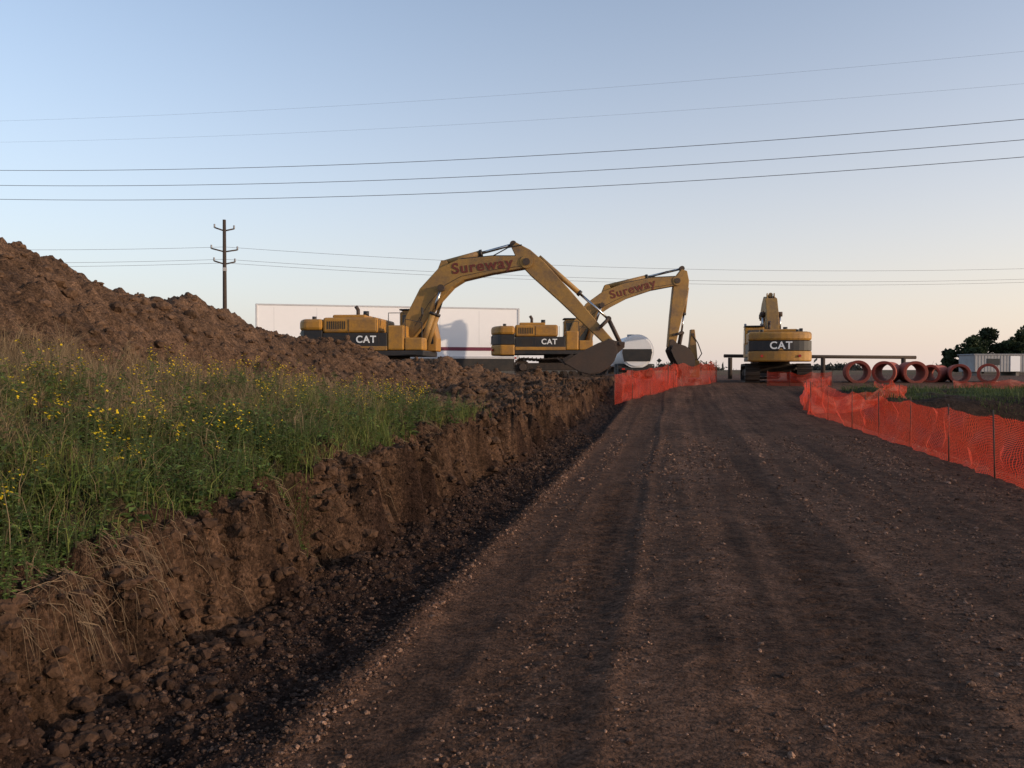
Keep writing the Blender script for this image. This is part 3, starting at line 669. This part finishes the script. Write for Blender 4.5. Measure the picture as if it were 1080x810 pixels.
# ------------------------------------------------------------------ orange fences
def fence_mat():
    m, nt, b = newmat('orange_mesh'); L = nt.links
    uv = N(nt, 'ShaderNodeUVMap', uv_map='UVMap'); sp = N(nt, 'ShaderNodeSeparateXYZ'); L.new(uv.outputs[0], sp.inputs[0])
    def saw(src, k):
        a = N(nt, 'ShaderNodeMath', operation='MULTIPLY'); L.new(src, a.inputs[0]); a.inputs[1].default_value = k
        f = N(nt, 'ShaderNodeMath', operation='PINGPONG'); L.new(a.outputs[0], f.inputs[0]); f.inputs[1].default_value = .5; return f.outputs[0]
    def gt(src, t):
        g = N(nt, 'ShaderNodeMath', operation='GREATER_THAN'); L.new(src, g.inputs[0]); g.inputs[1].default_value = t; return g.outputs[0]
    hx = gt(saw(sp.outputs[0], 22), .10); hy = gt(saw(sp.outputs[1], 38), .12)
    mu = N(nt, 'ShaderNodeMath', operation='MULTIPLY'); L.new(hx, mu.inputs[0]); L.new(hy, mu.inputs[1])
    n = N(nt, 'ShaderNodeTexNoise'); n.inputs['Scale'].default_value = 1.2; n.inputs['Detail'].default_value = 4; tc = N(nt, 'ShaderNodeTexCoord'); L.new(tc.outputs['Object'], n.inputs['Vector'])
    cr = N(nt, 'ShaderNodeMix', data_type='RGBA'); cr.inputs[6].default_value = (.55, .035, .015, 1); cr.inputs[7].default_value = (.68, .085, .035, 1); L.new(n.outputs['Fac'], cr.inputs[0])
    L.new(cr.outputs[2], b.inputs['Base Color']); b.inputs['Roughness'].default_value = .5
    t = N(nt, 'ShaderNodeBsdfTranslucent'); L.new(cr.outputs[2], t.inputs['Color'])
    m1 = N(nt, 'ShaderNodeMixShader'); m1.inputs[0].default_value = .5; L.new(b.outputs[0], m1.inputs[1]); L.new(t.outputs[0], m1.inputs[2])
    tp = N(nt, 'ShaderNodeBsdfTransparent'); m2 = N(nt, 'ShaderNodeMixShader'); L.new(mu.outputs[0], m2.inputs[0]); L.new(m1.outputs[0], m2.inputs[1]); L.new(tp.outputs[0], m2.inputs[2])
    L.new(m2.outputs[0], nt.nodes['Material Output'].inputs['Surface']); return m
M['fence'] = fence_mat()
def fence(path, h=1.05, post=2.6, sag=.12, seed=0, lean=.0, drop=None):
    P = np.array(path, float); seg = np.hypot(*np.diff(P, axis=0).T); s = np.concatenate([[0], np.cumsum(seg)]); Lf = s[-1]
    e = empty('safety_fence', (0, 0, 0), 0)
    n = int(Lf / .12) + 1; t = np.linspace(0, Lf, n); x = np.interp(t, s, P[:, 0]); y = np.interp(t, s, P[:, 1])
    tx = np.gradient(x); ty = np.gradient(y); l = np.hypot(tx, ty); nxv, nyv = -ty / l, tx / l
    npst = max(1, round(Lf / post)); ph = t / Lf * npst; pr = 4 * (ph % 1) * (1 - ph % 1)
    rows = 11; g = H(x, y); hh = h - sag * pr * (1 + 1.6 * pn(ph * .7, 0 * ph, 300 + seed)) + .06 * pn(t * .5, t * 0, 340 + seed)
    if drop is not None: hh = hh * np.interp(t / Lf, drop[0], drop[1])
    V = []; UV = []
    for r in range(rows):
        f = r / (rows - 1)
        off = .20 * fbm(t * .9, t * 0 + f * 1.5, 3, 310 + seed) * (pr ** .5) * 1.3 + .10 * (1 - f) * pn(t * 2.5, t * 0, 320 + seed) + lean * f
        V.append(np.stack([x + nxv * off, y + nyv * off, g - .02 + hh * f + .03 * pn(t * 1.7, t * 0 + f * 2, 330)], -1)); UV.append(np.stack([t, t * 0 + f * h], -1))
    V = np.concatenate(V); UV = np.concatenate(UV); idx = np.arange(rows * n).reshape(rows, n)
    q = np.stack([idx[:-1, :-1], idx[:-1, 1:], idx[1:, 1:], idx[1:, :-1]], -1).reshape(-1, 4)
    o = mesh_np('mesh_netting', V, q.ravel(), np.full(len(q), 4), None, M['fence'], True, UV); o.parent = e
    for i in range(npst + 1):
        tt = i / npst * Lf; px, py = np.interp(tt, s, P[:, 0]), np.interp(tt, s, P[:, 1]); gz = h1(px, py)
        hp = h * (1 if drop is None else float(np.interp(tt / Lf, drop[0], drop[1])))
        cyl('fence_stake', e, (px, py, gz - .2), (px + random.uniform(-.05, .05), py + random.uniform(-.05, .05), gz + hp * 1.03), .012, M['steel'], 8)
    return e
fence([(5.9, 3.0), (6.55, 7.0), (7.3, 11.2), (8.45, 16), (9.3, 21), (9.95, 26.5), (11.0, 30), (13.2, 35.5), (16, 40)], 1.05, 2.4, .10, 1, drop=([0, .6, .85, 1], [1, 1, .6, .5]))
fence([(10.0, 26.6), (12.2, 27.4), (14.4, 29.0), (15.0, 33)], 1.05, 2.2, .35, 2, 0, ([0, .3, .6, 1], [1, .5, .5, .4]))
fence([(20.5, 37), (24, 37.5), (30, 37.5), (38, 37)], .5, 2.8, .15, 3)
fence([(12.9, 40.3), (14.3, 39.6), (16.0, 39.8)], .75, 1.2, .2, 7)
fence([(3.85, 30), (5.2, 33), (7.2, 36.8)], 1.2, 2.2, .05, 4)
fence([(7.2, 36.8), (8.2, 39.5), (10.2, 41.5), (11.3, 44)], 1.2, 1.8, .12, 5)
fence([(4.4, 31.8), (6.2, 35.2), (8.0, 39.0)], 1.1, 2.0, .3, 6)

# ------------------------------------------------------------------ utility pole & wires
x0, y0 = -23.4, 65; g = h1(x0, y0)
up = empty('utility_pole', (x0, y0, g), math.radians(25))
top = 13.9 - g
cyl('pole', up, (0, 0, -.5), (0, 0, top), .20, M['wood'], 14, r2=.13)
for zz, L_ in ((top - .9, .75), (top - 2.6, 1.0), (top - 3.6, .8)):
    for s in (-1, 1):
        cyl('brace_arm', up, (0, 0, zz - .0), (s * L_, 0, zz + .22), .06, M['wood'], 8)
        cyl('insulator', up, (s * L_, 0, zz + .2), (s * L_, 0, zz + .5), .07, M['grey'], 10)
box('transformer_plate', up, (-.15, -.3, top - 4.2), (.15, -.15, top - 3.9), M['grey'], .02)
wm = paint('wire_metal', (.16, .16, .17), .6, .3, dirt=.1)
pl = empty('power_line', (0, 0, 0), 0)
def wire(a, b, sag, r, n=40):
    pts = []
    for i in range(n + 1):
        t = i / n; p = a.lerp(b, t); p.z -= sag * 4 * t * (1 - t); pts.append(p)
    tube('wire', pl, pts, r, wm)
A = Vector
wire(A((-75, 95, 25.6)), A((62, 62, 23.3)), 2.2, .028)
wire(A((-75, 95, 23.9)), A((62, 62, 21.6)), 2.2, .028)
wire(A((-75, 95, 22.3)), A((62, 62, 20.2)), 2.2, .028)
wire(A((-110, 132, 42.2)), A((72, 85, 37.2)), 2.0, .009)
wire(A((-110, 132, 39)), A((72, 85, 33.6)), 2.0, .009)
zt = 13.9
for zz, e_ in ((zt - 2.2, 11.5), (zt - 3.2, 8.9), (zt - 3.5, 8.3)):
    wire(A((x0, y0, zz)), A((75, 80, zz + 1.2)), 1.6, .012)
    wire(A((-75, 52, zz - .2)), A((x0, y0, zz)), .9, .012)

# ------------------------------------------------------------------ trees
def tree(x, y, h, r, nl=5000, ls=.24):
    g = h1(x, y); e = empty('broadleaf_tree', (x, y, g), random.random() * 6)
    cyl('trunk', e, (0, 0, -.3), (0, 0, h * .5), .05 * h * .6, M['wood'], 10, r2=.05 * h * .3)
    cl = []
    for i in range(14):
        a = random.random() * 6.28; rr = r * random.uniform(.1, .85); z = h * random.uniform(.2, .93); rr *= math.sin(min(1, (1.05 - z / h) * 1.7) * 1.57)
        c_ = Vector((math.cos(a) * rr, math.sin(a) * rr, z)); cl.append((c_, r * random.uniform(.25, .45)))
        cyl('limb', e, (0, 0, h * random.uniform(.2, .45)), c_, .05, M['wood'], 6, r2=.015)
    m = nl; k = rng.integers(0, len(cl), m); cc = np.array([c_[:] for c_, _ in cl])[k]; rd_ = np.array([b for _, b in cl])[k]
    dd = rng.normal(0, 1, (m, 3)); dd /= np.linalg.norm(dd, axis=1)[:, None]; rad = rd_ * rng.random(m) ** .45
    pos = cc + dd * rad[:, None] * np.array([1, 1, .8])
    e1 = rng.normal(0, 1, (m, 3)); e1 /= np.linalg.norm(e1, axis=1)[:, None]; e2 = np.cross(e1, rng.normal(0, 1, (m, 3))); e2 /= np.linalg.norm(e2, axis=1)[:, None]
    s = ls * rng.uniform(.5, 1.3, m)[:, None]
    V = np.stack([pos + e1 * s, pos + e2 * s * .6, pos - e1 * s, pos - e2 * s * .6], 1)
    F = (np.arange(m) * 4)[:, None] + np.array([[0, 1, 2, 3]])
    tint = rng.uniform(.6, 1.4, len(cl))[k] * rng.uniform(.7, 1.3, m)
    o = mesh_np('crown', V.reshape(-1, 3), F.ravel(), np.full(m, 4), np.repeat(np.array([[.034, .048, .022]]) * tint[:, None], 4, 0), M['leaf'], False); o.parent = e
for x, y, h, r in ((68.5, 118, 5.0, 2.5), (71.5, 121, 6.8, 3.2), (75.0, 119, 6.4, 3.2), (79.0, 122, 7.0, 3.4), (66.2, 121, 3.8, 2.2), (83, 118, 6.4, 3.4), (73.5, 118, 4.6, 3.0), (77.5, 118, 4.8, 3.0)):
    tree(x, y, h, r)
n = 9000; cx = np.concatenate([rng.normal(c_, w_, 900) for c_, w_ in ((245, 9), (262, 6), (350, 14), (385, 12), (210, 4), (120, 5), (-60, 25), (60, 8), (430, 18), (150, 6))]); n = len(cx)
cy = 620 + rng.normal(0, 5, n); hz = 1.5 + np.abs(rng.normal(0, 1, n)) ** 1 * 2.1 * (1 + .6 * pn(cx * .15, cx * 0, 400))
pos = np.stack([cx, cy, 1.0 + hz * rng.random(n)], -1); s = rng.uniform(.4, 1.1, n)[:, None]
e1 = rng.normal(0, 1, (n, 3)); e2 = rng.normal(0, 1, (n, 3))
V = np.stack([pos + e1 * s, pos + e2 * s, pos - e1 * s, pos - e2 * s], 1); F = (np.arange(n) * 4)[:, None] + np.array([[0, 1, 2, 3]])
mesh_np('distant_trees', V.reshape(-1, 3), F.ravel(), np.full(n, 4), np.repeat(np.array([[.06, .06, .05]]) * rng.uniform(.6, 1.3, (n, 1)), 4, 0), M['leaf'])

# ------------------------------------------------------------------ light, sky, camera
AZ, EL = math.radians(112), math.radians(11)
W = bpy.data.worlds.new('World'); S.world = W; W.use_nodes = True; nt = W.node_tree; L = nt.links
bg = nt.nodes['Background']; sky = N(nt, 'ShaderNodeTexSky'); sky.sky_type = 'NISHITA'; sky.sun_disc = False
sky.sun_elevation = EL; sky.sun_rotation = AZ; sky.air_density = 1.0; sky.dust_density = 1.2; sky.ozone_density = 1.2; sky.altitude = 600
K = .15
tc = N(nt, 'ShaderNodeTexCoord'); sx = N(nt, 'ShaderNodeSeparateXYZ'); L.new(tc.outputs['Generated'], sx.inputs[0])
def math_(op, a, b=None):
    m = N(nt, 'ShaderNodeMath', operation=op)
    for i, v in enumerate((a, b)):
        if v is None: continue
        if isinstance(v, (int, float)): m.inputs[i].default_value = v
        else: L.new(v, m.inputs[i])
    return m.outputs[0]
zc = math_('MAXIMUM', sx.outputs['Z'], 0)
f = math_('MULTIPLY', math_('POWER', math_('SUBTRACT', 1, zc), 3.5), .93)
hx = N(nt, 'ShaderNodeMapRange'); hx.inputs[1].default_value = -.7; hx.inputs[2].default_value = .6; L.new(sx.outputs['X'], hx.inputs[0])
hz = N(nt, 'ShaderNodeMix', data_type='RGBA'); L.new(hx.outputs[0], hz.inputs[0])
hz.inputs[6].default_value = (.48 / K, .49 / K, .57 / K, 1); hz.inputs[7].default_value = (.84 / K, .69 / K, .62 / K, 1)
sc = N(nt, 'ShaderNodeMix', data_type='RGBA', blend_type='MULTIPLY'); sc.inputs[0].default_value = 1; sc.inputs[7].default_value = (2.05, 1.84, 1.78, 1); L.new(sky.outputs[0], sc.inputs[6])
mx = N(nt, 'ShaderNodeMix', data_type='RGBA'); L.new(f, mx.inputs[0]); L.new(sc.outputs[2], mx.inputs[6]); L.new(hz.outputs[2], mx.inputs[7])
L.new(mx.outputs[2], bg.inputs['Color']); bg.inputs['Strength'].default_value = K
sd = bpy.data.lights.new('sun', 'SUN'); sd.energy = 3.1; sd.angle = math.radians(.6); sd.color = (1, .77, .55)
so_ = bpy.data.objects.new('sun', sd); COL.objects.link(so_)
dirv = Vector((math.sin(AZ) * math.cos(EL), math.cos(AZ) * math.cos(EL), math.sin(EL)))
so_.rotation_euler = dirv.to_track_quat('Z', 'Y').to_euler(); so_.location = (30, -5, 20)
cam = bpy.data.cameras.new('camera'); cam.lens = 28; cam.sensor_width = 36; cam.clip_end = 8000; cam.clip_start = .05
co = bpy.data.objects.new('camera', cam); COL.objects.link(co); co.location = (0, 0, 1.7); co.rotation_euler = (math.radians(90 - 1.02), 0, 0)
S.camera = co
S.view_settings.view_transform = 'Standard'; S.view_settings.look = 'None'; S.view_settings.exposure = 0
